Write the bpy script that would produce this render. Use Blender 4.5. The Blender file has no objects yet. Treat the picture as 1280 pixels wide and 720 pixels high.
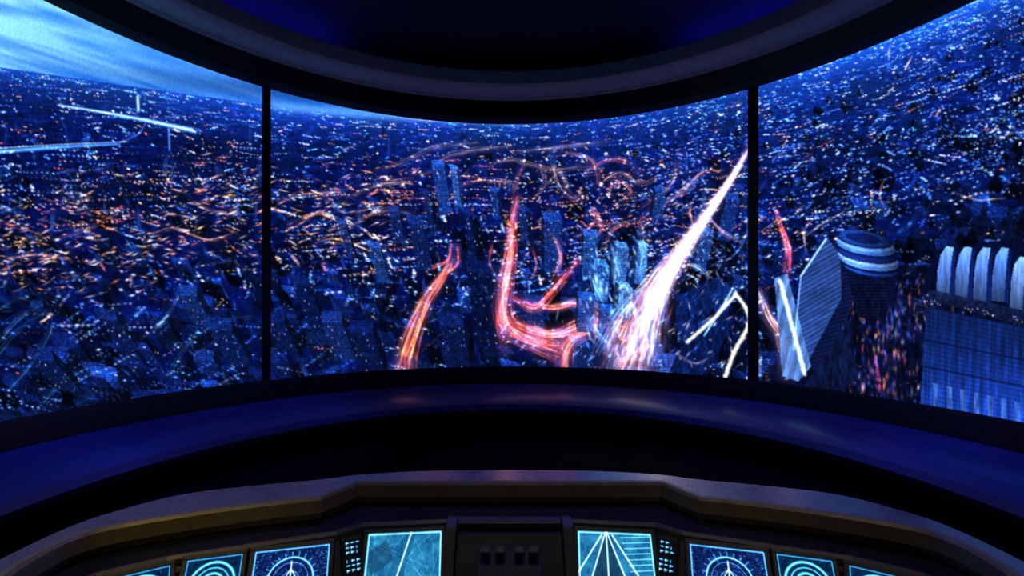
import bpy, math, random
import numpy as np
from mathutils import Vector
random.seed(7); rng=np.random.default_rng(11)
sc=bpy.context.scene
sc.view_settings.view_transform='Standard'
sc.view_settings.look='None'
# ------------------------------------------------------------------ dimensions
D0=7.0; F=604.0; HX,HY=637.0,375.0      # design eye of the simulator picture
EYE=1.7; CY=0.407*D0; R=0.593*D0
def rz(r,z): return (r*D0, EYE+z*D0)
# ------------------------------------------------------------------ materials
def mat(name,col,rough=.5,metal=0,noise=0,nscale=8,spec=.5,coat=0):
    m=bpy.data.materials.new(name); m.use_nodes=True
    nt=m.node_tree; b=nt.nodes['Principled BSDF']
    b.inputs['Base Color'].default_value=(*col,1); b.inputs['Roughness'].default_value=rough
    b.inputs['Metallic'].default_value=metal
    b.inputs['Specular IOR Level'].default_value=spec
    b.inputs['Coat Weight'].default_value=coat
    if noise:
        t=nt.nodes.new('ShaderNodeTexNoise'); t.inputs['Scale'].default_value=nscale; t.inputs['Detail'].default_value=5
        tc=nt.nodes.new('ShaderNodeTexCoord'); nt.links.new(tc.outputs['Object'],t.inputs['Vector'])
        r=nt.nodes.new('ShaderNodeMapRange'); r.inputs['To Min'].default_value=max(0,rough-noise); r.inputs['To Max'].default_value=min(1,rough+noise)
        nt.links.new(t.outputs['Fac'],r.inputs['Value']); nt.links.new(r.outputs['Result'],b.inputs['Roughness'])
        mx=nt.nodes.new('ShaderNodeMix'); mx.data_type='RGBA'
        mx.inputs[6].default_value=(*[c*.75 for c in col],1); mx.inputs[7].default_value=(*[c*1.25 for c in col],1)
        nt.links.new(t.outputs['Fac'],mx.inputs[0]); nt.links.new(mx.outputs[2],b.inputs['Base Color'])
    return m
def emat(name,col,s):
    m=bpy.data.materials.new(name); m.use_nodes=True; nt=m.node_tree; nt.nodes.clear()
    e=nt.nodes.new('ShaderNodeEmission'); o=nt.nodes.new('ShaderNodeOutputMaterial')
    e.inputs['Color'].default_value=(*col,1); e.inputs['Strength'].default_value=s
    nt.links.new(e.outputs[0],o.inputs[0]); return m
def picmat(name,s=1.0):
    m=bpy.data.materials.new(name); m.use_nodes=True; nt=m.node_tree; nt.nodes.clear()
    a=nt.nodes.new('ShaderNodeAttribute'); a.attribute_name='picture'
    e=nt.nodes.new('ShaderNodeEmission'); o=nt.nodes.new('ShaderNodeOutputMaterial')
    e.inputs['Strength'].default_value=s
    nt.links.new(a.outputs['Color'],e.inputs['Color']); nt.links.new(e.outputs[0],o.inputs[0])
    try: m.cycles.emission_sampling='NONE'
    except Exception: pass
    return m
M_black=mat('black_satin',(.004,.004,.006),.45,noise=.1)
M_wall=mat('dark_wall',(.006,.007,.012),.8,noise=.1,spec=.1)
M_floor=mat('dark_floor',(.003,.003,.004),.9,noise=.08,spec=.05)
M_ceil=mat('navy_ceiling',(.010,.012,.035),.8,noise=.1,nscale=2,spec=.2)
M_soff=mat('grey_soffit',(.42,.36,.34),.45,noise=.08)
M_ledge=mat('blue_ledge',(.04,.045,.13),.38,noise=.05,nscale=3)
M_hood=mat('hood_top',(.34,.34,.46),.28,metal=.6,noise=.08,nscale=14)
M_lip=mat('tan_lip',(.34,.285,.21),.36,metal=.3,noise=.1,nscale=20)
M_con=mat('console_black',(.010,.010,.012),.5,noise=.1)
M_frame=mat('frame_grey',(.15,.15,.155),.4,noise=.1)
M_bezel=mat('bezel',(.02,.02,.022),.35)
M_key=mat('key_grey',(.07,.075,.08),.5)
M_led=emat('cove_blue',(.03,.04,1.0),13.0)
M_pic=picmat('simulator_picture',1.0)
M_disp=picmat('instrument_picture',1.0)
# ------------------------------------------------------------------ mesh helpers
def mkobj(name,verts,faces,m,smooth=False,parent=None,bevel=0):
    me=bpy.data.meshes.new(name); me.from_pydata([tuple(v) for v in verts],[],faces); me.update()
    o=bpy.data.objects.new(name,me); sc.collection.objects.link(o); me.materials.append(m)
    import bmesh
    bm=bmesh.new(); bm.from_mesh(me); bmesh.ops.recalc_face_normals(bm,faces=bm.faces); bm.to_mesh(me); bm.free()
    if smooth: me.polygons.foreach_set('use_smooth',[True]*len(me.polygons))
    if bevel:
        b=o.modifiers.new('b','BEVEL'); b.width=bevel; b.segments=2; b.limit_method='ANGLE'
    if parent: o.parent=parent
    return o
def empty(name,parent=None):
    e=bpy.data.objects.new(name,None); e.empty_display_size=.1; sc.collection.objects.link(e)
    if parent: e.parent=parent
    return e
def lathe(name,prof,m,a0=-180,a1=180,n=240,closed=True,smooth=True,parent=None):
    """revolve (r,z) about the simulator's vertical axis"""
    full=abs(a1-a0)>=359.9; cnt=n if full else n+1
    V=[];Fc=[]; k=len(prof)
    for i in range(cnt):
        t=math.radians(a0+(a1-a0)*i/n)
        for r,z in prof: V.append((r*math.sin(t),CY+r*math.cos(t),z))
    for i in range(n):
        j=(i+1)%cnt
        for q in range(k if closed else k-1):
            w=(q+1)%k
            Fc.append((i*k+q,i*k+w,j*k+w,j*k+q))
    if closed and not full:
        Fc.append(tuple(range(k))); Fc.append(tuple((cnt-1)*k+q for q in range(k)))
    o=mkobj(name,V,Fc,m,smooth,parent)
    if smooth:
        e=o.modifiers.new('es','EDGE_SPLIT'); e.split_angle=math.radians(28)
    return o
def loft(name,secs,m,closed=True,parent=None,smooth=False):
    k=len(secs[0]); V=[p for s in secs for p in s]; Fc=[]
    for i in range(len(secs)-1):
        for q in range(k if closed else k-1):
            w=(q+1)%k; Fc.append((i*k+q,i*k+w,(i+1)*k+w,(i+1)*k+q))
    if closed:
        Fc.append(tuple(range(k))); Fc.append(tuple((len(secs)-1)*k+q for q in range(k)))
    return mkobj(name,V,Fc,m,smooth,parent)
def obox(name,c,ex,ey,ez,sx,sy,sz,m,parent=None,bevel=0):
    c=Vector(c);V=[]
    for a in(-.5,.5):
        for b in(-.5,.5):
            for d in(-.5,.5): V.append(c+ex*sx*a+ey*sy*b+ez*sz*d)
    return mkobj(name,V,[(0,1,3,2),(4,6,7,5),(0,4,5,1),(2,3,7,6),(0,2,6,4),(1,5,7,3)],m,False,parent,bevel)
def gridmesh(name,P,C,m,parent=None):
    """P (h,w,3) positions, C (h,w,3) linear colours"""
    h,w=P.shape[:2]; me=bpy.data.meshes.new(name)
    me.vertices.add(h*w); me.vertices.foreach_set('co',P.reshape(-1).astype(np.float32))
    i=np.arange((h-1)*(w-1)); r=i//(w-1); c=i%(w-1); a=r*w+c
    q=np.stack([a,a+1,a+w+1,a+w],1).astype(np.int32)
    me.loops.add(q.size); me.loops.foreach_set('vertex_index',q.reshape(-1))
    me.polygons.add(len(q)); me.polygons.foreach_set('loop_start',(np.arange(len(q))*4).astype(np.int32))
    me.update(calc_edges=True); me.validate()
    at=me.color_attributes.new('picture','FLOAT_COLOR','POINT')
    C4=np.ones((h*w,4),np.float32); C4[:,:3]=C.reshape(-1,3); at.data.foreach_set('color',C4.reshape(-1))
    me.materials.append(m)
    o=bpy.data.objects.new(name,me); sc.collection.objects.link(o)
    if parent: o.parent=parent
    return o
def lin(c): 
    c=np.clip(c,0,1); return np.where(c<=.04045,c/12.92,((c+.055)/1.055)**2.4)
# ------------------------------------------------------------------ painter
def vn(u,v,seed):
    """value noise at arbitrary coordinates"""
    u=np.asarray(u,float); v=np.asarray(v,float)
    iu=np.floor(u).astype(np.int64); iv=np.floor(v).astype(np.int64); fu=u-iu; fv=v-iv
    fu=fu*fu*(3-2*fu); fv=fv*fv*(3-2*fv)
    def hsh(a,b):
        n=(a*374761393+b*668265263+seed*974634777)&0x7fffffff
        n=((n^(n>>13))*1274126177)&0x7fffffff
        return ((n^(n>>16))&0xffff)/65535.
    return (hsh(iu,iv)*(1-fu)+hsh(iu+1,iv)*fu)*(1-fv)+(hsh(iu,iv+1)*(1-fu)+hsh(iu+1,iv+1)*fu)*fv
class Canvas:
    def __init__(s,x0,y0,x1,y1,S):
        s.x0,s.y0,s.S=x0,y0,S; s.w=int((x1-x0)*S); s.h=int((y1-y0)*S)
        s.a=np.zeros((s.h,s.w,3),np.float32)
        yy,xx=np.mgrid[0:s.h,0:s.w]; s.X=xx/S+x0; s.Y=yy/S+y0
    def dot(s,x,y,rx,ry,col,a=1,ang=0,mode=0):
        S=s.S; cx=(x-s.x0)*S; cy=(y-s.y0)*S; rx*=S; ry*=S; r=int(max(rx,ry)*2.1)+1
        x0=max(0,int(cx)-r); x1=min(s.w,int(cx)+r+2); y0=max(0,int(cy)-r); y1=min(s.h,int(cy)+r+2)
        if x1<=x0 or y1<=y0: return
        dx=np.arange(x0,x1)-cx; dy=(np.arange(y0,y1)-cy)[:,None]
        if ang: ca,sa=math.cos(ang),math.sin(ang); u=dx*ca+dy*sa; v=-dx*sa+dy*ca
        else: u,v=dx,dy
        g=np.exp(-(u/rx)**2-(v/ry)**2)*a
        t=s.a[y0:y1,x0:x1]
        if mode: t+= (np.array(col,np.float32)-t)*np.clip(g,0,1)[...,None]
        else: t+=g[...,None]*np.array(col,np.float32)
    def line(s,pts,w,col,a=1,w1=None,mode=0,step=.8,jit=0,smooth=True):
        P=curve(pts,step) if smooth else resample(pts,step)
        n=len(P)
        for i,(x,y) in enumerate(P):
            t=i/max(1,n-1); ww=w if w1 is None else w+(w1-w)*t
            s.dot(x+random.gauss(0,jit) if jit else x,y+random.gauss(0,jit) if jit else y,ww,ww,col,a,0,mode)
    def trails(s,pts,w0,w1,n,pal,a=.4,lw=.9,brk=.35,pw=1.0,glow=0):
        P=np.array(curve(pts,1.2)); T=np.gradient(P,axis=0); L=np.hypot(T[:,0],T[:,1])+1e-6
        N=np.stack([-T[:,1]/L,T[:,0]/L],1); m=len(P)
        if glow:
            gc=np.mean(np.array(pal),0)*np.array([1,.85,.85])
            for i in range(0,m,3):
                ww=w0+(w1-w0)*(i/m)**pw
                s.dot(P[i][0],P[i][1],ww*.75+1.5,ww*.75+1.5,gc,glow*3/(ww*.75+3))
        for k in range(n):
            o=max(-1,min(1,random.gauss(0,.5))); col=random.choice(pal); i0=random.randint(0,int(m*brk)); i1=m-random.randint(0,int(m*brk))
            ph=random.random()*9; b=random.uniform(.4,1.3); f2=random.uniform(.03,.09)
            for i in range(i0,i1):
                t=i/m; ww=w0+(w1-w0)*t**pw
                p=P[i]+N[i]*ww*(o+.15*math.sin(i*f2+ph))
                aa=a*b*max(.1,(.55+.3*math.sin(i*.31+ph*3)+.3*math.sin(i*f2*1.7+ph)))
                lw2=lw*(.55+.5*ww/max(w0,w1))
                s.dot(p[0],p[1],lw2,lw2,col,aa)
    def poly(s,pts,col,a=1,tex=None):
        px=[p[0] for p in pts]; py=[p[1] for p in pts]; S=s.S
        x0=max(0,int((min(px)-s.x0)*S)); x1=min(s.w,int((max(px)-s.x0)*S)+2); y0=max(0,int((min(py)-s.y0)*S)); y1=min(s.h,int((max(py)-s.y0)*S)+2)
        if x1<=x0 or y1<=y0: return
        xx=s.X[y0:y1,x0:x1]; yy=s.Y[y0:y1,x0:x1]; ins=np.zeros(xx.shape,bool)
        for i in range(len(pts)):
            ax,ay=pts[i]; bx,by=pts[i-1]
            if ay==by: continue
            c=((ay>yy)!=(by>yy))&(xx<(bx-ax)*(yy-ay)/(by-ay)+ax); ins^=c
        col=np.array(col,np.float32)*np.ones(xx.shape+(3,),np.float32)
        if tex is not None: col=col*tex(xx,yy)[...,None]
        t=s.a[y0:y1,x0:x1]; mk=(ins*a)[...,None]; t+=(col-t)*mk
    def sample(s,x,y):
        u=np.clip((x-s.x0)*s.S,0,s.w-1.001); v=np.clip((y-s.y0)*s.S,0,s.h-1.001)
        i=u.astype(int); j=v.astype(int); fu=(u-i)[...,None]; fv=(v-j)[...,None]; A=s.a
        return (A[j,i]*(1-fu)+A[j,i+1]*fu)*(1-fv)+(A[j+1,i]*(1-fu)+A[j+1,i+1]*fu)*fv
def resample(pts,step):
    out=[]
    for a,b in zip(pts[:-1],pts[1:]):
        n=max(1,int(math.hypot(b[0]-a[0],b[1]-a[1])/step))
        for i in range(n): out.append((a[0]+(b[0]-a[0])*i/n,a[1]+(b[1]-a[1])*i/n))
    out.append(tuple(pts[-1])); return out
def curve(pts,step):
    if len(pts)<3: return resample(pts,step)
    P=[pts[0]]+list(pts)+[pts[-1]]; d=[]
    for i in range(1,len(P)-2):
        p0,p1,p2,p3=[np.array(q,float) for q in P[i-1:i+3]]
        for k in range(12):
            t=k/12; d.append(tuple(.5*((2*p1)+(-p0+p2)*t+(2*p0-5*p1+4*p2-p3)*t*t+(-p0+3*p1-3*p2+p3)*t**3)))
    d.append(tuple(P[-2])); return resample(d,step)
# ------------------------------------------------------------------ city picture
cv=Canvas(-260,-190,1540,600,1.25)
Xc,Yc=cv.X,cv.Y
hx=[-260,0,150,330,450,640,800,940,1100,1280,1540]; hy=[50,84,106,131,141,150,132,98,50,-25,-120]
hor=np.interp(Xc,hx,hy); d=Yc-hor
def horf(x): return float(np.interp(x,hx,hy))
dd=np.clip(d,0,None)
U=random.uniform; G=random.gauss; CH=random.choice
s1=vn((Xc+Yc*2)/110,(Yc-.30*Xc)/11,3); s2=vn(Xc/60,(Yc-.33*Xc)/4.5,4); s3=vn(Xc/170,(Yc-.30*Xc)/34,5)
cl=np.clip(1.7*(.5*s1+.25*s2+.45*s3)-.42,0,1)
cl=np.clip(cl+.75*np.exp(-((Yc-(28+.34*Xc))/13)**2)*np.clip(1-Xc/330,0,1)+.35*np.exp(-((Yc-(-8+.25*Xc))/16)**2),0,1)
lf=np.clip(1.05-Xc/520,.3,1.2)
skc=np.stack([.07+.48*cl*lf,.38+.48*cl*lf,.78+.18*cl],-1)
skc=skc*(1-.30*np.exp(-((-d-16)/14)**2)*np.clip(Xc/300,.2,1))[...,None]
# ground
pv=np.log(dd+14); pu=(Xc-700)/(dd+70)
n1=vn(pu*14+pv*2,pv*13,21); n2=vn(pu*40,pv*34,22); n3=vn(Xc/3.2,Yc/2.2,23); n4=vn(Xc/60,Yc/38,24)
hz=np.exp(-dd/30)+.55*np.exp(-dd/110)*np.clip((Xc-700)/300,0,1)
g=np.zeros_like(cv.a)
lum=(.25+1.2*n1*n2*1.3)*(.45+1.0*n4)
g[...,0]=.010+.026*lum*n3+.07*hz
g[...,1]=.030+.110*lum*n3+.22*hz
g[...,2]=.130+.38*lum*(.35+.65*n3)+.40*hz
blk=np.clip((n2-.5)*5,0,1)*np.clip(dd/60,0,1)
g*=(1-.6*blk*(.4+.6*n3))[...,None]
warm=np.clip((vn(Xc/85,Yc/45,35)-.33)*4,0,1)*np.exp(-((Yc-255)/85)**2)*np.clip((1040-Xc)/120,.15,1)
cv.a[:]=np.where((d<0)[...,None],skc,g)
def warmf(x,y):
    j=int((y+190)*1.25); i=int((x+260)*1.25)
    return warm[j,i] if 0<=j<cv.h and 0<=i<cv.w else 0
for k in range(2600):
    x=U(-255,1535); t=random.random()**.8; y=horf(x)+22+t*440
    if y>592: continue
    dz=y-horf(x); L=3+dz*.03; ang=math.atan2(y-1150,x-690)+G(0,.08)
    if random.random()<.5: ang=CH([.35,-.35,.12,-.7])+G(0,.15)
    c=CH([(.01,.025,.09),(.02,.05,.17),(.03,.10,.32),(.06,.18,.48),(.01,.02,.06),(.12,.30,.66)])
    cv.dot(x,y,L*U(.5,1.3),U(.8,1.5)+dz*.006,c,U(.3,.75),ang,1)
coldpal=[(.75,.88,1),(.45,.72,1),(.25,.5,.95),(.6,.8,1),(.95,.97,1),(.2,.5,.9),(.15,.4,.85)]
warmpal=[(1,.70,.38),(1,.52,.2),(1,.85,.6),(1,.42,.2)]
def tower(x,y,s,h,base,win=4,dim=1):
    ux,uy=x-690,y-1150; q=math.hypot(ux,uy); ux/=q; uy/=q
    a=U(-.35,.35)+.25; ex,ey=math.cos(a)*s,math.sin(a)*s*.5; gx,gy=-math.sin(a)*s*.9,-abs(math.cos(a))*s*.55
    T=lambda p,r_:(x+ex*p+gx*r_+ux*h,y+ey*p+gy*r_+uy*h); B=lambda p,r_:(x+ex*p+gx*r_,y+ey*p+gy*r_)
    base=np.array(base)
    tx=lambda a_,b_:.50+.9*vn(a_/1.5,b_/2.0,66)*(.55+.45*(np.sin(b_*2.1)>-.2))
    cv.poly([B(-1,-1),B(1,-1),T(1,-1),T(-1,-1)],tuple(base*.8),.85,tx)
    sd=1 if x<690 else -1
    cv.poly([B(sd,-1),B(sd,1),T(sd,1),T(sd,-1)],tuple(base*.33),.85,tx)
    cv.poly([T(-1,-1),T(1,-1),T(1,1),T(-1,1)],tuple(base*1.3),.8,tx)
    for w_ in range(win):
        p=T(U(-1,1),-1); r_=random.random()*h
        cv.dot(p[0]-ux*r_,p[1]-uy*r_,.7,U(.7,1.4),CH(coldpal+[(1,.8,.6),(1,.7,.45)]),U(.3,.95))
bl=[]
for k in range(1500):
    x=U(-250,1530); y=horf(x)+45+random.random()**.75*430
    if y<600: bl.append((y,x))
bl.sort()
for y,x in bl:
    dz=y-horf(x); s=(2.0+dz*.030)*U(.6,1.3)
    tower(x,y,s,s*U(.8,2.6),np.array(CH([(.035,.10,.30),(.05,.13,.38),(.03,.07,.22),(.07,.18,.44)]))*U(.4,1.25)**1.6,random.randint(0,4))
def toG(x,y):
    Zg=60000/(y-horf(x)+10); return (x-700)*Zg/604,Zg
def toP(Xg,Zg):
    x=700+604*Xg/Zg; return x,horf(x)+60000/Zg-10
def nfl(u,v,s): return float(vn(u,v,s))
for k in range(5400):
    x=U(-255,1535); t=random.random()**1.35; y=horf(x)+2+t*470
    if y>590: continue
    dz=y-horf(x)
    act=nfl(x/48,y/24,63)
    if random.random()>.2+1.2*act: continue
    if dz>220 and random.random()<(.5 if x<480 else .72): continue
    Xg,Zg=toG(x,y); ph=nfl(Xg/320,Zg/320,62)*3.1+CH([0,math.pi/2]); s=U(1.8,3.2)*(Zg/286)**.62
    nn=random.randint(2,9); wf=warmf(x,y)
    col=CH(warmpal) if random.random()<wf*.95+.07 else CH(coldpal)
    a=U(.35,1)**1.5*1.4*(1 if dz<200 else .75); r=.64+min(.9,dz/260)*U(.3,1)
    for i in range(nn):
        px,py=toP(Xg+math.cos(ph)*s*i,Zg+math.sin(ph)*s*i)
        if not(-260<px<1540): break
        cv.dot(px+G(0,.5),py+G(0,.35),r*U(1,1.8),r*U(.65,1),col,a*U(.35,1.2),G(0,.3))
for k in range(5600):
    x=U(-255,1535); t=random.random()**1.5; y=horf(x)+2+t*430
    if y>590: continue
    dz=y-horf(x)
    if random.random()>.2+nfl(x/40,y/22,64)*1.0: continue
    if dz>240 and random.random()<.6: continue
    s=.62+min(1.0,dz/240)*U(.2,1.0)
    cv.dot(x,y,s*U(1,2.2),s*U(.6,1),CH(warmpal) if random.random()<warmf(x,y)*.8+.07 else CH(coldpal[:5]),U(.4,1.5),(.14 if x<600 else -.3)+G(0,.25))
for k in range(4200):
    x=U(800,1535); t=random.random()**1.1; y=horf(x)+4+t*230
    if nfl(x/30,(y+.3*x)/12,65)<U(.2,.7): continue
    cv.dot(x,y,U(.9,2.4),U(.5,.9),CH(coldpal),U(.3,1.1),-.28+G(0,.18))
for k in range(110):
    x=CH([G(150,80),G(560,90),U(0,900),U(0,330)]); y=U(170,290); h=U(7,24)*(y/230)
    cv.dot(x,y-h/2,h*.55,U(1.2,3.0),CH([(.02,.05,.15),(.03,.08,.25),(.12,.28,.58)]),.7,math.pi/2+G(0,.06),1)
for k in range(420):
    x=U(-255,640); y=U(horf(x)+190,590)
    ang=math.atan2(y-1150,x-690)+G(0,.25) if random.random()<.6 else U(-.6,.6)
    cv.dot(x,y,U(2,6),U(.6,1.3),CH([(.15,.4,.8),(.1,.3,.7),(.3,.6,.85),(.2,.55,.8),(.5,.7,.95)]),U(.15,.55),ang)
for k in range(120):
    x=U(-200,980); y=U(290,560); cv.dot(x,y,U(8,22),U(4,10),(.008,.014,.05),.55,U(0,3),1)
# --- left picture : rivers, monument
WH=(.75,.9,1)
cv.line([(72,131),(120,139),(180,150),(250,165)],1.2,(.30,.50,.75),.4,2.6)
cv.line([(74,132),(130,140),(190,152),(246,164)],.7,WH,.4)
cv.line([(-200,205),(-60,196),(20,188),(90,183),(150,180)],3.4,(.25,.5,.8),.34,1.4)
cv.line([(-200,198),(-60,190),(20,184),(90,180),(160,177)],.9,WH,.5,.6)
cv.line([(150,178),(172,168),(182,154)],1.0,(.35,.6,.9),.3)
cv.line([(172,120),(173,138)],1.5,WH,.35); cv.line([(211,160),(212,188)],1.3,(.5,.8,1),.2)
for (x,y,l) in [(118,205,50),(136,192,60),(88,215,45),(262,160,38),(300,180,40),(248,178,55),(160,200,45),(205,215,50)]:
    tower(x,y+l,5,l,(.04,.10,.28),9)
for k in range(640):
    x,y=CH([(250,275),(300,250),(60,335),(150,330),(200,300),(110,250),(420,250),(480,240),(450,290),(390,280),(260,240),(30,310),(20,300)])
    x+=G(0,32); y+=G(0,20)
    cv.dot(x,y,U(1.6,6),U(.6,1.2),CH([(1,.6,.3),(.95,.42,.15),(1,.78,.5),(1,.85,.65)]),U(.25,1.0),CH([-.45,.2,-.2]))
# curved avenues in the near left quarter
for pts in [[(-20,470),(10,425),(40,400),(70,385)],[(-10,440),(20,400),(60,372)],[(0,500),(40,455),(62,420),(66,395)],[(-40,420),(0,385),(40,365)],[(210,470),(235,430),(270,405),(320,395)],[(190,420),(215,385),(230,350)],[(40,520),(75,480),(120,455)]]:
    cv.trails(pts,3,5,6,[(.15,.5,.55),(.2,.6,.6),(.2,.45,.75),(.5,.75,.8)],.30,.7,glow=.04)
for pts in [[(0,330),(40,318),(90,325)],[(180,300),(215,285),(260,300),(300,290)],[(230,245),(260,262),(300,270)],[(60,300),(110,285),(150,262)]]:
    cv.trails(pts,2,3,6,[(1,.6,.3),(1,.75,.5)],.36,.7,glow=.08)
# --- centre picture
mk=np.clip((Xc-335)/10,0,1)*np.clip((740-Xc)/60,0,1)*np.exp(-(np.clip(d-1,-99,99)/6)**2)
cv.a+= (np.array([.38,.68,.95])-cv.a)*(mk*.75)[...,None]
cv.dot(590,148,62,4,(.9,.55,.6),.55); cv.dot(560,150,26,2,(1,.8,.8),.4)
OR=[(1,.55,.22),(1,.4,.15),(1,.7,.35)]; RD=[(1,.22,.12),(1,.35,.20),(.95,.28,.28),(1,.5,.25)]; PK=[(1,.6,.6),(1,.8,.7),(1,.45,.45),(1,.9,.85)]; WT=[(1,1,1),(.85,.93,1),(1,.85,.8),(.75,.88,1)]
YL=[(1,.85,.5),(1,.7,.35),(.95,.95,.7)]; BLU=[(.35,.6,1),(.5,.75,1),(.2,.45,.95)]
for pts in [[(470,215),(510,200),(545,185),(600,178)],[(500,215),(540,215),(560,195),(640,182)],[(430,250),(470,232),(520,226)],[(425,300),(450,275),(490,262),(520,268)],[(600,210),(640,200),(690,212),(740,205)],[(360,280),(400,268),(440,285)],[(750,230),(775,215),(800,230),(820,222)],[(560,240),(600,225),(650,232)],[(680,235),(700,215),(712,240),(730,250)],[(350,250),(380,243),(430,240)],[(380,310),(420,300),(470,318)],[(640,190),(690,186),(760,178)]]:
    cv.trails(pts,2,4.5,8,YL+OR,.40,.65,glow=.09)
for pts in [[(690,205),(700,235),(718,250)],[(640,250),(646,225),(655,205)],[(770,255),(788,240),(770,225),(760,245)],[(720,300),(745,275),(742,260)],[(800,260),(835,235),(850,200)],[(755,310),(768,285),(800,275)],[(820,280),(830,255),(870,230)],[(700,190),(740,200),(748,235)],[(850,240),(880,215),(900,215)],[(665,250),(680,230),(676,205)],[(735,215),(760,200),(790,205),(800,225)],[(810,300),(800,280),(815,262)],[(690,300),(676,280),(690,262)],[(740,300),(752,285),(745,268)]]:
    cv.trails(pts,2,4.5,9,PK+YL+RD,.40,.7,glow=.12)
for k in range(420):
    x=U(600,900); y=U(185,330); cv.dot(x,y,U(.8,3),U(.6,1),CH(YL+PK+BLU),U(.3,1),U(-1,1))
# the near skyscraper cluster
tw=[(556,262,8,58,(.12,.32,.72)),(573,258,6,50,(.24,.46,.84)),(540,285,8,46,(.06,.16,.42)),(530,332,10,58,(.06,.16,.42)),(592,334,12,70,(.04,.12,.36)),(690,335,12,64,(.09,.24,.58)),(478,348,9,44,(.12,.30,.60)),(440,322,7,48,(.07,.18,.46)),(735,345,9,54,(.14,.38,.75)),(655,300,8,40,(.08,.2,.5)),(608,425,15,92,(.03,.08,.25)),(670,425,12,50,(.08,.18,.46)),(872,334,8,48,(.14,.34,.70)),(902,296,9,52,(.10,.25,.6)),(395,405,14,60,(.04,.11,.32)),(432,444,13,50,(.08,.19,.45)),(362,436,12,44,(.05,.13,.36)),(470,465,15,60,(.04,.10,.30)),(575,470,16,72,(.05,.12,.34)),(722,470,14,44,(.08,.2,.5)),(255,400,12,42,(.08,.2,.46)),(160,430,13,46,(.05,.13,.34)),(300,450,15,52,(.05,.14,.38)),(85,480,15,50,(.04,.12,.32)),(500,300,7,40,(.07,.18,.45)),(620,270,6,34,(.1,.26,.58)),(820,270,7,34,(.1,.26,.58))]
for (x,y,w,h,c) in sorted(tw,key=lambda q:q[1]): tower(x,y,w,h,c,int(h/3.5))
# orange trail
cv.trails([(503,474),(514,425),(532,378),(552,348),(567,322)],15,4,42,OR+RD+RD+YL,.28,1.05,.2,glow=.30)
cv.trails([(540,335),(560,325),(564,305)],3,3,9,RD,.4,glow=.2); cv.trails([(552,345),(572,330),(572,308)],3,3,8,RD,.4,glow=.2)
# red/orange curved junction
cv.trails([(648,245),(641,275),(637,320),(630,365),(632,402),(655,422),(705,438)],4,17,50,RD+RD+PK,.26,1.0,.15,glow=.32)
cv.trails([(632,440),(626,400),(634,350),(645,300)],9,3,20,RD,.30,.95,glow=.2)
cv.trails([(625,350),(612,330),(616,300)],2.5,2,7,RD,.4)
cv.trails([(640,370),(668,385),(690,365),(715,335),(722,325)],8,5,24,RD,.30,1,glow=.22)
cv.trails([(655,378),(690,385),(720,380),(750,395)],5,8,20,PK+RD,.3,1,glow=.22)
cv.trails([(690,350),(700,320),(688,290)],3,2.5,9,PK+RD,.35,glow=.15)
cv.trails([(640,402),(690,418),(740,402),(790,410)],8,15,34,PK+RD,.24,1.05,glow=.3)
cv.trails([(702,472),(708,432),(735,412),(770,405)],12,13,30,PK+OR+RD,.22,1.05,glow=.25)
cv.trails([(660,300),(670,330),(660,355)],2,2,6,RD,.3)
# glazed blocks around the highway foot
for (x,y,w,h,c) in [(748,372,9,44,(.20,.48,.88)),(772,352,8,46,(.30,.58,.92)),(796,352,7,48,(.22,.5,.9)),(730,410,10,40,(.12,.32,.7)),(757,430,11,44,(.10,.28,.64)),(776,392,9,36,(.35,.62,.95))]: tower(x,y,w,h,c,8)
for pts in [[(740,330),(746,360),(757,385)],[(735,395),(750,420),(772,440)],[(765,310),(772,345)],[(800,290),(804,320),(800,352)]]:
    cv.trails(pts,4,6,9,[(.6,.85,1),(.35,.65,1),(.8,.95,1),(.15,.4,.9)],.36,1.0,glow=.15)
cv.poly([(735,435),(765,405),(778,450),(745,468)],(.03,.08,.26),.6)
for k in range(90):
    x=G(768,28); y=G(375,36); cv.dot(x,y,U(2,6),U(.9,1.9),CH([(.5,.8,1),(.3,.6,1),(.85,.95,1)]),U(.3,.8),CH([1.3,1.5,-.8])+G(0,.15))
# main highway
HW=[(934,190),(915,222),(884,268),(854,312),(828,352),(806,400),(784,474)]
cv.trails(HW,3,42,84,WT+PK+PK+[(1,.7,.5)],.15,1.25,.15,1.9,glow=.45)
cv.trails([(934,190),(915,222),(884,268),(854,312),(830,350),(812,390)],2.6,15,44,WT+PK+PK,.19,1.0,.1,1.1,glow=.22)
cv.trails([(850,318),(836,352),(822,400),(812,455)],5,14,24,WT+BLU,.18,1.2,.15)
cv.trails([(840,318),(815,345),(796,370),(772,400),(750,452)],4,18,32,WT+PK+BLU,.20,1.15,.2)
cv.trails([(806,395),(785,430),(760,466)],6,18,24,PK+OR,.20,1.15)
for k in range(60):
    t=random.random(); x=U(742,842); y=U(385,464); cv.dot(x,y,U(5,13),U(.9,2.0),CH([(.10,.16,.42),(.45,.25,.35),(.2,.3,.6),(.7,.5,.55)]),.6,2.0-t*.6,1)
cv.dot(816,378,24,8,(1,1,1),.5,-1.15); cv.dot(852,314,13,4.5,(1,1,1),.35,-1.0); cv.dot(800,410,22,12,(1,.95,.95),.3,-1.2)
cv.trails([(945,150),(940,172),(930,196)],2,3,10,PK,.35,.8,glow=.15)
cv.trails([(860,330),(875,335),(890,350)],3,4,12,[(.7,.75,.9),(1,1,1)],.3,.9)
cv.trails([(880,265),(905,290),(925,300)],2.5,3.5,12,PK,.3,.9); cv.trails([(868,290),(862,262),(872,240)],2,2,7,PK,.3,.8)
cv.trails([(905,330),(925,310),(935,285),(930,260)],2,3,8,BLU,.35,.8)
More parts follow.
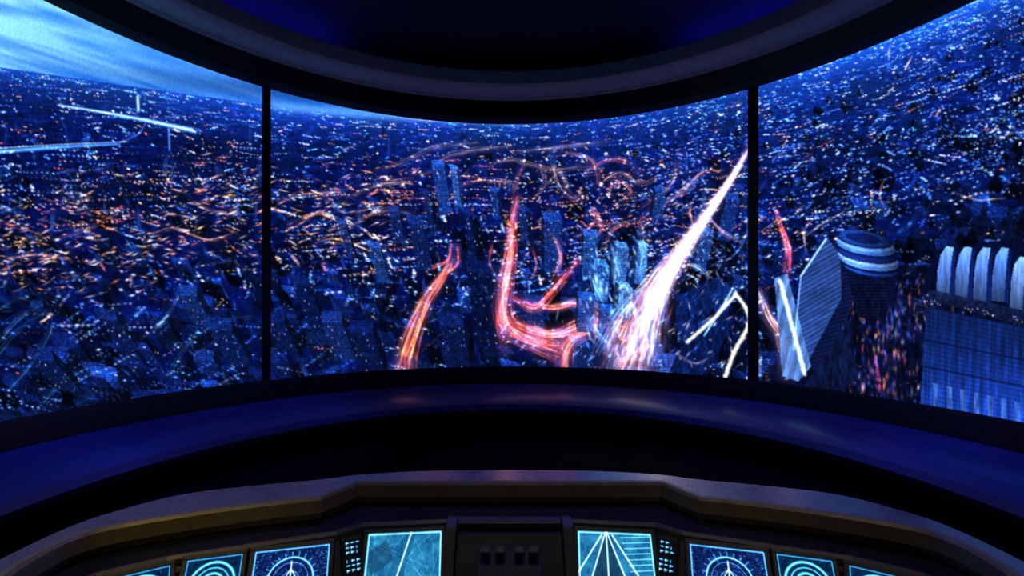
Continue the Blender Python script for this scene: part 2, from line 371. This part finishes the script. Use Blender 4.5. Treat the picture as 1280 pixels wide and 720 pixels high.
cv.poly([(842,372),(900,345),(912,362),(850,432)],(.05,.16,.44),.8,lambda a,b:(.45+.8*vn(a/3,b/6,51))*(.7+.3*(np.sin((a+1.6*b)*.9)>0))); cv.poly([(848,440),(900,385),(918,400),(880,475),(830,478)],(.035,.11,.33),.88,lambda a,b:(.5+.8*vn(a/3,b/8,52))*(.7+.3*(np.sin((a+.6*b)*1.0)>0)))
cv.line([(858,428),(890,400),(920,368)],1.9,(.8,.8,.65),.5,jit=.4); cv.line([(918,366),(932,385),(936,405),(918,440),(905,475)],2.1,(.80,.80,.58),.5,jit=.5)
cv.line([(880,420),(905,380),(916,360)],1.2,(.5,.75,1),.5)
cv.trails([(842,440),(870,455),(900,440)],3,3,6,BLU+YL,.3,.8)
for k in range(110):
    x=U(835,940); y=U(300,470); cv.dot(x,y,U(1,5),U(.7,1.3),CH(BLU+YL+WT),U(.2,.8),CH([-.8,1.2])+G(0,.2))
# --- right picture
cv.trails([(985,472),(978,425),(960,395),(947,360)],13,5,30,PK+[(.9,.7,.4),(.5,.6,.9)],.24,1.1,glow=.25)
cv.trails([(984,345),(985,310),(975,280),(970,262)],6,2,26,RD+[(1,.3,.45)],.32,.95,glow=.25)
cv.trails([(1000,300),(1030,278),(1060,262)],1.5,2,7,YL,.35,.7); cv.trails([(1010,320),(1005,290),(1020,270)],2,2,8,PK,.3,.7)
for pts in [[(985,170),(978,185),(965,200)],[(1105,225),(1100,245),(1108,262)],[(1110,75),(1112,55)],[(1190,240),(1225,250),(1262,245)],[(1140,70),(1130,88)]]:
    cv.trails(pts,1,2,6,YL+PK,.38,.7)
cv.poly([(1060,335),(1165,330),(1280,330),(1540,330),(1540,600),(960,600),(1000,470)],(.02,.03,.10),.75,lambda a,b:.4+1.3*vn(a/4,b/12,54))
for k in range(260):
    x=G(1105,32); y=U(350,505)
    cv.dot(x,y,U(.8,1.8),U(2,6),CH([(1,.35,.4),(1,.6,.35),(.9,.75,.6),(.3,.5,1),(.2,.35,.9)]),U(.12,.6),G(0,.15))
cv.line([(1094,445),(1100,490)],1.6,(1,.35,.5),.2,jit=1.2)
def bands(per,amp,ang,seed): 
    c0,s0=math.cos(ang),math.sin(ang)
    return lambda a,b:(1-amp+amp*(.5+.5*np.tanh(2*np.sin((a*c0+b*s0)*6.283/per))))*(.8+.4*vn((a*c0+b*s0)/3,(b*c0-a*s0)/14,seed))
cv.poly([(1000,345),(1033,296),(1050,318),(1052,372),(1012,452),(990,440)],(.19,.33,.60),.95,bands(5,.35,1.05,55))
cv.poly([(1033,296),(1056,306),(1068,350),(1064,385),(1022,470),(1010,452),(1052,372),(1050,318)],(.05,.10,.27),.95,bands(5,.4,1.3,56))
cv.poly([(968,348),(984,342),(1014,458),(998,477),(978,470)],(.40,.60,.86),.9,bands(14,.3,.25,57))
cv.line([(975,350),(1006,468)],1.8,WH,.55,jit=.5); cv.line([(1033,298),(1001,345)],1.2,(.6,.8,1),.4); cv.line([(1001,345),(992,438)],1.0,(.5,.7,1),.3)
cv.poly([(1005,482),(1032,445),(1062,400),(1072,470),(1050,494)],(.04,.08,.2),.9,lambda a,b:.5+1.0*vn(a/3,b/8,52))
cv.poly([(1058,338),(1120,350),(1106,402),(1072,396)],(.03,.07,.20),.9,lambda a,b:(.5+.8*vn(a/3,b/8,52))*(.6+.4*(np.sin(b*1.6)>0)))
for i,(yy,w,c) in enumerate([(340,28,(.03,.07,.22)),(335,34,(.10,.26,.58)),(331,36,(.03,.08,.28)),(327,37,(.34,.58,.88)),(322,38,(.55,.75,.96)),(318,38,(.05,.14,.42)),(312,37,(.04,.10,.34)),(308,37,(.26,.50,.84)),(304,36,(.42,.66,.92)),(300,35,(.05,.13,.38)),(298,31,(.10,.22,.50)),(298,22,(.04,.10,.30))]):
    cx=1089-(i*.9)
    pts=[(cx+w*math.cos(a),yy+11*w/38*math.sin(a)+.15*w*math.cos(a)) for a in np.linspace(0,2*math.pi,36)]
    cv.poly(pts,c,.95,lambda a,b,cx=cx:(1.3-.8*np.abs((a-cx+16)/46))*(.8+.35*vn(a/5,b/1.8,57)))
cv.poly([(1148,374),(1163,330),(1170,312),(1255,300),(1420,345),(1420,425)],(.02,.045,.16),.95,lambda a,b:.6+.8*vn(a/3,b/9,58))
for i in range(10):
    x=1178+i*23; y0=308+(i*.5 if i<4 else i*3.2)
    cv.poly([(x-8,y0+66),(x-6,y0+30),(x-2,y0+10),(x+5,y0),(x+14,y0+1),(x+11,y0+22),(x+8,y0+68)],CH([(.40,.60,.92),(.34,.55,.88),(.48,.68,.94)]),.93,
        lambda a,b,y0=y0:np.interp(b-y0,[0,12,40,66],[1.35,1.15,.75,.45])*(.8+.35*vn(a/2,b/14,58)))
    cv.poly([(x+8,y0+68),(x+11,y0+22),(x+14,y0+1),(x+17,y0+6),(x+14,y0+70)],(.05,.12,.36),.9)
cv.poly([(1150,372),(1165,362),(1420,420),(1420,435),(1283,408)],(.06,.10,.22),.9,lambda a,b:.5+vn(a/3,b/3,58))
fac=lambda a,b:(.55+.35*vn(a/2.2,b/40,59)+.35*(np.sin(a*.55+b*.03)>0.2)*vn(a/8,b/10,60))*np.interp(b,[380,440,520],[.75,.9,1.5])*(.82+.18*(np.sin((b-.21*a)*1.1)>-.3))
cv.poly([(1158,384),(1283,410),(1420,440),(1420,600),(1280,545),(1150,508)],(.085,.22,.56),.95,fac)
for i in range(55):
    x=U(1150,1400); y=375+(x-1150)*.21+G(0,2.5); cv.dot(x,y,1.0,1.0,CH([(.9,.85,.7),(.6,.8,1)]),.6)
for yb in (425,458): cv.line([(1156,yb),(1285,yb+26)],1.1,(.03,.06,.2),.5,mode=1)
for i in range(8):
    x=1166+i*17; cv.poly([(x,478+i*4),(x+7,480+i*4),(x+8,520+i*5),(x+1,516+i*5)],(.32,.52,.82),.6,lambda a,b:.5+.8*vn(a/3,b/14,60))
gr=vn(Xc/1.3,Yc/1.3,71); cv.a*=(.94+.18*gr)[...,None]
cv.a=np.clip(cv.a*np.array([1.05,1.05,1.16]),0,1)
# ------------------------------------------------------------------ curved display panels
def th(px):
    u=(px-HX)/F; return math.asin(u*CY/(R*math.sqrt(1+u*u)))+math.atan(u)
ZT=.364*D0; ZB=-.1374*D0
def panel(pxs,rows,nm):
    T=np.array([th(p) for p in pxs]) if not isinstance(pxs,np.ndarray) else pxs
    zz=np.linspace(ZT,ZB,rows)
    TT,ZZ=np.meshgrid(T,zz); dep=CY+R*np.cos(TT); xx=R*np.sin(TT)
    PX=HX+F*xx/dep; PY=HY-F*ZZ/dep
    C=lin(cv.sample(PX,PY))
    return gridmesh(nm,np.stack([xx,dep,ZZ+EYE],-1),C,M_pic)
panel([338+i*.95 for i in range(int(597/.95)+1)]+[935.5],430,'curved_display_screen')
TE=math.radians(95)
lp=[-20+i*.95 for i in range(int(348/.95)+1)]
panel(np.concatenate([np.linspace(-TE,th(-20),70)[:-1],np.array([th(p) for p in lp])]),480,'curved_display_screen')
rp=[948+i*.95 for i in range(int(350/.95)+1)]
panel(np.concatenate([np.array([th(p) for p in rp]),np.linspace(th(rp[-1]),TE,70)[1:]]),480,'curved_display_screen')
for nm,p0,p1 in (('trim_1',328.6,337.8),('trim_2',935.3,948.2)):
    t0,t1=math.degrees(th(p0)),math.degrees(th(p1))
    lathe(nm,[(R-.02,EYE+ZB-.05),(R+.04,EYE+ZB-.05),(R+.04,EYE+ZT+.05),(R-.02,EYE+ZT+.05)],M_black,t0,t1,3,smooth=False)
# ------------------------------------------------------------------ room shell
r_out=R+.35
lathe('wall_round',[(R+.06,0),(r_out,0),(r_out,EYE+.50*D0),(R+.06,EYE+.50*D0)],M_wall)
lathe('floor',[(0.001,0),(r_out,0),(r_out,-.1),(0.001,-.1)],M_floor)
lathe('ceiling',[(0.001,EYE+.490*D0),(2.0,EYE+.487*D0),(r_out,EYE+.478*D0),(r_out,EYE+.52*D0),(0.001,EYE+.52*D0)],M_ceil)
lathe('trim_3',[(R+.06,EYE+ZT),(R-.01,EYE+ZT-.005),rz(.580,.372),rz(.572,.404),rz(.600,.412)],M_black)
lathe('trim_4',[rz(.574,.404),rz(.570,.403),rz(.564,.4045),rz(.563,.4065),rz(.548,.409),rz(.534,.414),rz(.529,.419),rz(.527,.436),rz(.528,.443),rz(.533,.443),rz(.535,.436),rz(.600,.43),rz(.600,.412)],M_soff)
for nm,a0,a1 in (('cove_light_strip',-125,-34),('cove_light_strip',34,125)):
    lathe(nm,[rz(.575,.435),rz(.585,.435),rz(.585,.438),rz(.575,.438)],M_led,a0,a1,80)
lathe('trim_5',[(R+.06,EYE+ZB),(R-.02,EYE+ZB),(R-.03,EYE+ZB-.03),rz(.588,-.170),rz(.60,-.175)],M_black)
prof=[rz(.600,-.172),rz(.586,-.1715),rz(.574,-.1735),rz(.566,-.1765),rz(.560,-.177),rz(.52,-.1775),rz(.50,-.179),rz(.484,-.183),rz(.474,-.190),rz(.470,-.199),rz(.474,-.208),rz(.49,-.213),rz(.600,-.213)]
lathe('display_ledge',prof,M_ledge)  # rounded ledge running below the screens
lathe('ledge_plinth',[(.49*D0,0.0),(.49*D0,EYE-.2130*D0),(.600*D0,EYE-.213*D0),(.600*D0,0.0)],M_floor)  # plinth wall from the ledge down to the floor
# ------------------------------------------------------------------ console
con=empty('control_console')
Fk=[(0,1.854),(-.30,1.854),(-.585,1.854),(-.672,1.712),(-.85,1.66),(-1.022,1.595),(-1.217,1.50),(-1.29,1.42),(-1.30,1.30),(-1.27,1.15),(-1.2,.8)]
Bk=[(0,2.013),(-.35,2.0),(-.60,1.96),(-.747,1.905),(-.95,1.85),(-1.187,1.762),(-1.32,1.62),(-1.375,1.50),(-1.39,1.313),(-1.37,1.15),(-1.3,.8)]
Pk=[(0,1.655),(-.2,1.65),(-.48,1.61),(-.55,1.575),(-.67,1.533),(-.79,1.49),(-.97,1.435),(-1.13,1.34),(-1.17,1.22),(-1.16,1.1),(-1.1,.8)]
def dens(K,s=8,sharp=3):
    K=[np.array(k,float) for k in K]; out=[]
    for i in range(len(K)-1):
        p1,p2=K[i],K[i+1]; p0=K[i-1] if i>sharp else p1*2-p2 if i==sharp else p1; p3=K[i+2] if i+2<len(K) else p2*2-p1
        for k in range(s):
            t=k/s
            if i<sharp: out.append(p1+(p2-p1)*t)
            else: out.append(.5*((2*p1)+(-p0+p2)*t+(2*p0-5*p1+4*p2-p3)*t*t+(-p0+3*p1-3*p2+p3)*t**3))
    out.append(K[-1]); L=out; Rr=[np.array((-p[0],p[1])) for p in out[1:]]
    return L[::-1]+Rr
Fd,Bd,Pd=dens(Fk),dens(Bk,sharp=0),dens(Pk,sharp=7)
def normals(L):
    out=[]
    for i in range(len(L)):
        a=L[max(0,i-1)]; b=L[min(len(L)-1,i+1)]; t=b-a; t=t/np.linalg.norm(t); out.append(np.array((t[1],-t[0])))
    return out
NF,NP=normals(Fd),normals(Pd)
def v3(p,z): return (float(p[0]),float(p[1]),z)
loft('hood_top',[[v3(f,1.0),v3(b,.992),v3(b,.955),v3(f,.955)] for f,b in zip(Fd,Bd)],M_hood,parent=con)
lipsec=lambda p,n:[v3(p-n*.012,1.004),v3(p+n*.006,1.004),v3(p+n*.016,.996),v3(p+n*.024,.955),v3(p+n*.016,.932),v3(p-n*.012,.930)]
loft('hood_lip',[lipsec(p,n) for p,n in zip(Fd,NF)],M_lip,parent=con)
body=[]
for f,b,p,n in zip(Fd,Bd,Pd,NP):
    q=p+n*.22
    body.append([v3(f,.954),v3(f,.928),v3(p+(f-p)*.15,.915),v3(p+(f-p)*.1,.905),v3(q,.66),v3(q,.63),v3(p+n*.1,.60),v3(p+n*.04,0.0),v3(b,0.0),v3(b,.954)])
loft('console_body',body,M_con,parent=con)
rim=[]
for p,f,n in zip(Pd,Fd,NP):
    c=p+(f-p)*.22
    rim.append([v3(c,.934),v3(c+n*.012,.936),v3(c+n*.020,.928),v3(c+n*.020,.912),v3(c,.908)])
loft('instrument_rim',rim,M_frame,parent=con)
# ------------------------------------------------------------------ instruments
ca,sa=math.cos(math.radians(52)),math.sin(math.radians(52))
def facet(x0,y0,x1,y1,z=.925):
    a=Vector((x0,y0,z)); b=Vector((x1,y1,z)); e=(b-a).normalized(); inw=Vector((e.y,-e.x,0)); 
    if inw.y>0: inw=-inw
    dn=inw*ca+Vector((0,0,-sa)); n=e.cross(dn).normalized()
    if n.z<0: n=-n
    return a,e,dn,n,(b-a).length
def display(name,fc,h,can,drop=.0):
    a,e,dn,n,w=fc; par=empty(name); c=a+e*w/2+dn*(h/2+drop)
    obox('housing',c+n*.004,e,dn,n,w+.024,h+.024,.03,M_bezel,par,.004)
    for k,(cc,sx,sy) in enumerate([(c-dn*(h/2+.006),w+.024,.012),(c+dn*(h/2+.006),w+.024,.012),(c-e*(w/2+.006),.012,h),(c+e*(w/2+.006),.012,h)]):
        obox('bezel_%d'%(k+1),cc+n*.021,e,dn,n,sx,sy,.008,M_frame,par,.002)
    H,W=can.h,can.w
    u=np.linspace(0,w,W); v=np.linspace(0,h,H); Uu,V=np.meshgrid(u,v)
    o=a+dn*drop+n*.0205
    P=np.array(o)[None,None]+Uu[...,None]*np.array(e)+V[...,None]*np.array(dn)
    gridmesh('screen',P,lin(can.a),M_disp,par)
def c_map(kind):
    c=Canvas(0,0,120,100,1.6); x,y=c.X,c.Y
    n=vn(x/14,y/12,81+kind)*.6+vn(x/4,y/4,82+kind)*.4
    c.a[...,0]=.06+.18*n; c.a[...,1]=.32+.36*n; c.a[...,2]=.54+.34*n
    if kind==0:
        for q in range(9): c.line([(U(0,120),U(0,100)) for _ in range(3)],.6,(.4,.6,.6),.22)
        c.poly([(60,0),(78,0),(50,100),(20,100)],(.05,.3,.5),.5); c.line([(70,0),(40,100)],1.2,(.7,.95,1),.5)
        c.poly([(0,30),(30,10),(45,40),(10,60)],(.1,.28,.42),.6)
    else:
        c.poly([(44,0),(50,0),(86,100),(6,100)],(.08,.2,.3),.75)
        for a,b in (((46,0),(8,100)),((48,0),(86,100)),((47,0),(47,100)),((56,4),(118,100)),((40,4),(0,60))): c.line([a,b],1.2,(.7,.9,1),.5)
        for q in range(12): yy=8+q*8; c.line([(70+q*2,yy),(116,yy-3)],.8,(.5,.8,.8),.4)
    c.line([(2,2),(118,2),(118,98),(2,98),(2,2)],1.1,(.5,.85,1),.5,smooth=False)
    c.a=np.clip(c.a,0,1); return c
def circ(c,cx,cy,r,w,col,a,a0=0,a1=6.2832):
    c.line([(cx+r*math.cos(t),cy+r*math.sin(t)) for t in np.linspace(a0,a1,40)],w,col,a,smooth=False)
def c_radar():
    c=Canvas(0,0,120,110,1.5); x,y=c.X,c.Y; n=vn(x/5,y/5,91)
    c.a[...,0]=.02+.05*n; c.a[...,1]=.07+.13*n; c.a[...,2]=.24+.26*n
    CN=(.42,.78,1)
    for q in range(380): c.dot(U(3,117),U(3,107),1.3,.7,CN,U(.12,.55))
    circ(c,60,52,36,1.3,CN,.55); circ(c,60,52,28,.8,CN,.35); circ(c,60,52,14,1.0,CN,.4)
    for t in range(24):
        a=t*math.pi/12; c.line([(60+38*math.cos(a),52+38*math.sin(a)),(60+44*math.cos(a),52+44*math.sin(a))],.8,CN,.45)
    c.line([(60,22),(60,80)],1.1,(.8,.95,1),.5); c.line([(38,70),(60,34),(82,70)],1.1,(.8,.95,1),.4,smooth=False)
    c.line([(2,2),(118,2),(118,108),(2,108),(2,2)],1.2,CN,.4,smooth=False)
    c.a=np.clip(c.a,0,1); return c
def c_dial():
    c=Canvas(0,0,100,110,1.4); n=vn(c.X/4,c.Y/4,95)
    c.a[...,0]=.02; c.a[...,1]=.10+.1*n; c.a[...,2]=.22+.16*n
    CN=(.33,.78,.92)
    for r,w in ((40,2.0),(30,1.4),(20,2.0),(10,1.4)): circ(c,50,50,r,w,CN,.42,-2.9 if r!=40 else 0,2.2 if r!=40 else 6.2832)
    for q in range(140): c.dot(U(3,97),U(3,107),1.2,.7,CN,U(.1,.45))
    c.line([(2,2),(98,2),(98,108),(2,108),(2,2)],1.2,CN,.3,smooth=False)
    c.a=np.clip(c.a,0,1); return c
def c_keys():
    c=Canvas(0,0,40,36,1.5); CN=(.35,.65,.9); c.a[:]=(.02,.05,.09)
    for r in range(3):
        for q in range(3): 
            if random.random()<.85: c.line([(6+q*11,7+r*11),(12+q*11,7+r*11)],1.6,CN,.5)
            if random.random()<.6: c.line([(7+q*11,5+r*11),(7+q*11,11+r*11)],1.2,CN,.45)
    c.a=np.clip(c.a,0,1); return c
for sgn in (-1,1):
    def fx(x0,y0,x1,y1): 
        return facet(x0,y0,x1,y1) if sgn<0 else facet(-x1,y1,-x0,y0)
    display('map_display',fx(-.462,1.592,-.226,1.614),.20,c_map(0 if sgn<0 else 1))
    display('radar_display',fx(-.775,1.480,-.566,1.530),.19,c_radar())
    display('dial_display',fx(-.948,1.430,-.806,1.470),.16,c_dial())
    display('dial_display',fx(-1.10,1.335,-.985,1.405),.14,c_dial())
    kp=empty('keypad_panel',con); a,e,dn,n,w=fx(-.540,1.560,-.490,1.582)
    obox('plate',a+e*w/2+dn*.10+n*.003,e,dn,n,w+.012,.21,.02,M_bezel,kp,.003)
    for r in range(4):
        c=c_keys(); o=a+dn*(.008+r*.052)+n*.018
        obox('key_%d'%(r+1),o+e*w/2+dn*.022-n*.004,e,dn,n,w+.004,.046,.006,M_key,kp,.002)
        Uu,V=np.meshgrid(np.linspace(0,w,c.w),np.linspace(0,.044,c.h))
        P=np.array(o)[None,None]+Uu[...,None]*np.array(e)+V[...,None]*np.array(dn); gridmesh('legend_%d'%(r+1),P,lin(c.a),M_disp,kp)
tp=empty('throttle_quadrant',con)
def prism(name,x0,x1,yz,m,bv=.004):
    k=len(yz); V=[(x0,y,z) for y,z in yz]+[(x1,y,z) for y,z in yz]
    Fc=[tuple(range(k)),tuple(range(2*k-1,k-1,-1))]+[(i,(i+1)%k,k+(i+1)%k,k+i) for i in range(k)]
    return mkobj(name,V,Fc,m,False,tp,bv)
side=[(1.68,.95),(1.64,.962),(1.60,.95),(1.44,.74),(1.42,.60),(1.66,.60)]
prism('side_left',-.212,-.176,side,M_frame); prism('side_right',.176,.212,side,M_frame)
prism('deck',-.176,.176,[(1.68,.93),(1.62,.92),(1.55,.86),(1.46,.76),(1.44,.60),(1.66,.60)],M_con)
prism('crossbar',-.176,.176,[(1.68,.948),(1.655,.955),(1.635,.945),(1.64,.925),(1.68,.925)],M_frame)
prism('lever_block',-.10,.10,[(1.585,.88),(1.555,.90),(1.48,.85),(1.46,.78),(1.50,.74),(1.58,.80)],M_key)
for i,x in enumerate((-.075,-.03,.03,.075)):
    prism('lever_%d'%(i+1),x-.005,x+.005,[(1.54,.88),(1.53,.88),(1.505,.915),(1.51,.925)],M_frame,.001)
    prism('handle_%d'%(i+1),x-.016,x+.016,[(1.525,.925),(1.505,.932),(1.49,.92),(1.495,.908),(1.515,.91)],M_frame,.004)
# ------------------------------------------------------------------ added spots, no fixtures modelled
def spot(name,loc,tgt,e,col,size=70,rad=.15):
    l=bpy.data.lights.new(name,'SPOT'); l.energy=e; l.color=col; l.spot_size=math.radians(size); l.spot_blend=.8; l.shadow_soft_size=rad
    o=bpy.data.objects.new(name,l); sc.collection.objects.link(o); o.location=loc
    o.rotation_euler=(Vector(tgt)-Vector(loc)).to_track_quat('-Z','Y').to_euler(); return o
BL=(.05,.07,1.0)
for a in (-88,-55,55,88):
    t=math.radians(a); r=2.2
    spot('added_spot',(r*math.sin(t),CY+r*math.cos(t),EYE+.46*D0),(3.7*math.sin(t),CY+3.7*math.cos(t),.45),330,BL,46)  # spots added out of view to light the ledge sides blue
spot('added_spot',(0,CY+1.2,EYE+.46*D0),(0,CY+3.7,.45),90,BL,60)  # weaker blue spot added for the middle of the ledge
for x in (-.9,.9): spot('added_spot',(x,3.4,4.8),(x,1.9,1.0),60,(.14,.13,1),32)  # added beyond the console to turn the hood top blue-violet
spot('added_spot',(-1.5,.3,3.6),(-1.3,1.42,1.0),40,(1,.76,.22),30)  # warm spot added for the gold left end of the lip
spot('added_spot',(1.5,.3,3.6),(1.25,1.5,1.0),16,(1,.74,.45),34)  # dimmer warm spot added for the right end of the lip
spot('added_spot',(0,.2,3.8),(0,1.75,1.0),15,(1,.84,.66),44)  # warm spot added over the centre lip and throttle
w=bpy.data.worlds.new('World'); sc.world=w; w.use_nodes=True
w.node_tree.nodes['Background'].inputs[0].default_value=(0,0,.002,1)
# camera
cd=bpy.data.cameras.new('Camera'); cam=bpy.data.objects.new('Camera',cd); sc.collection.objects.link(cam)
cam.location=(0,0,EYE); cam.rotation_euler=(math.radians(90),0,0)
cd.sensor_width=36; cd.lens=F/1280*36; cd.shift_x=(640-HX)/1280; cd.shift_y=(HY-360)/1280; cd.clip_start=.05
sc.camera=cam
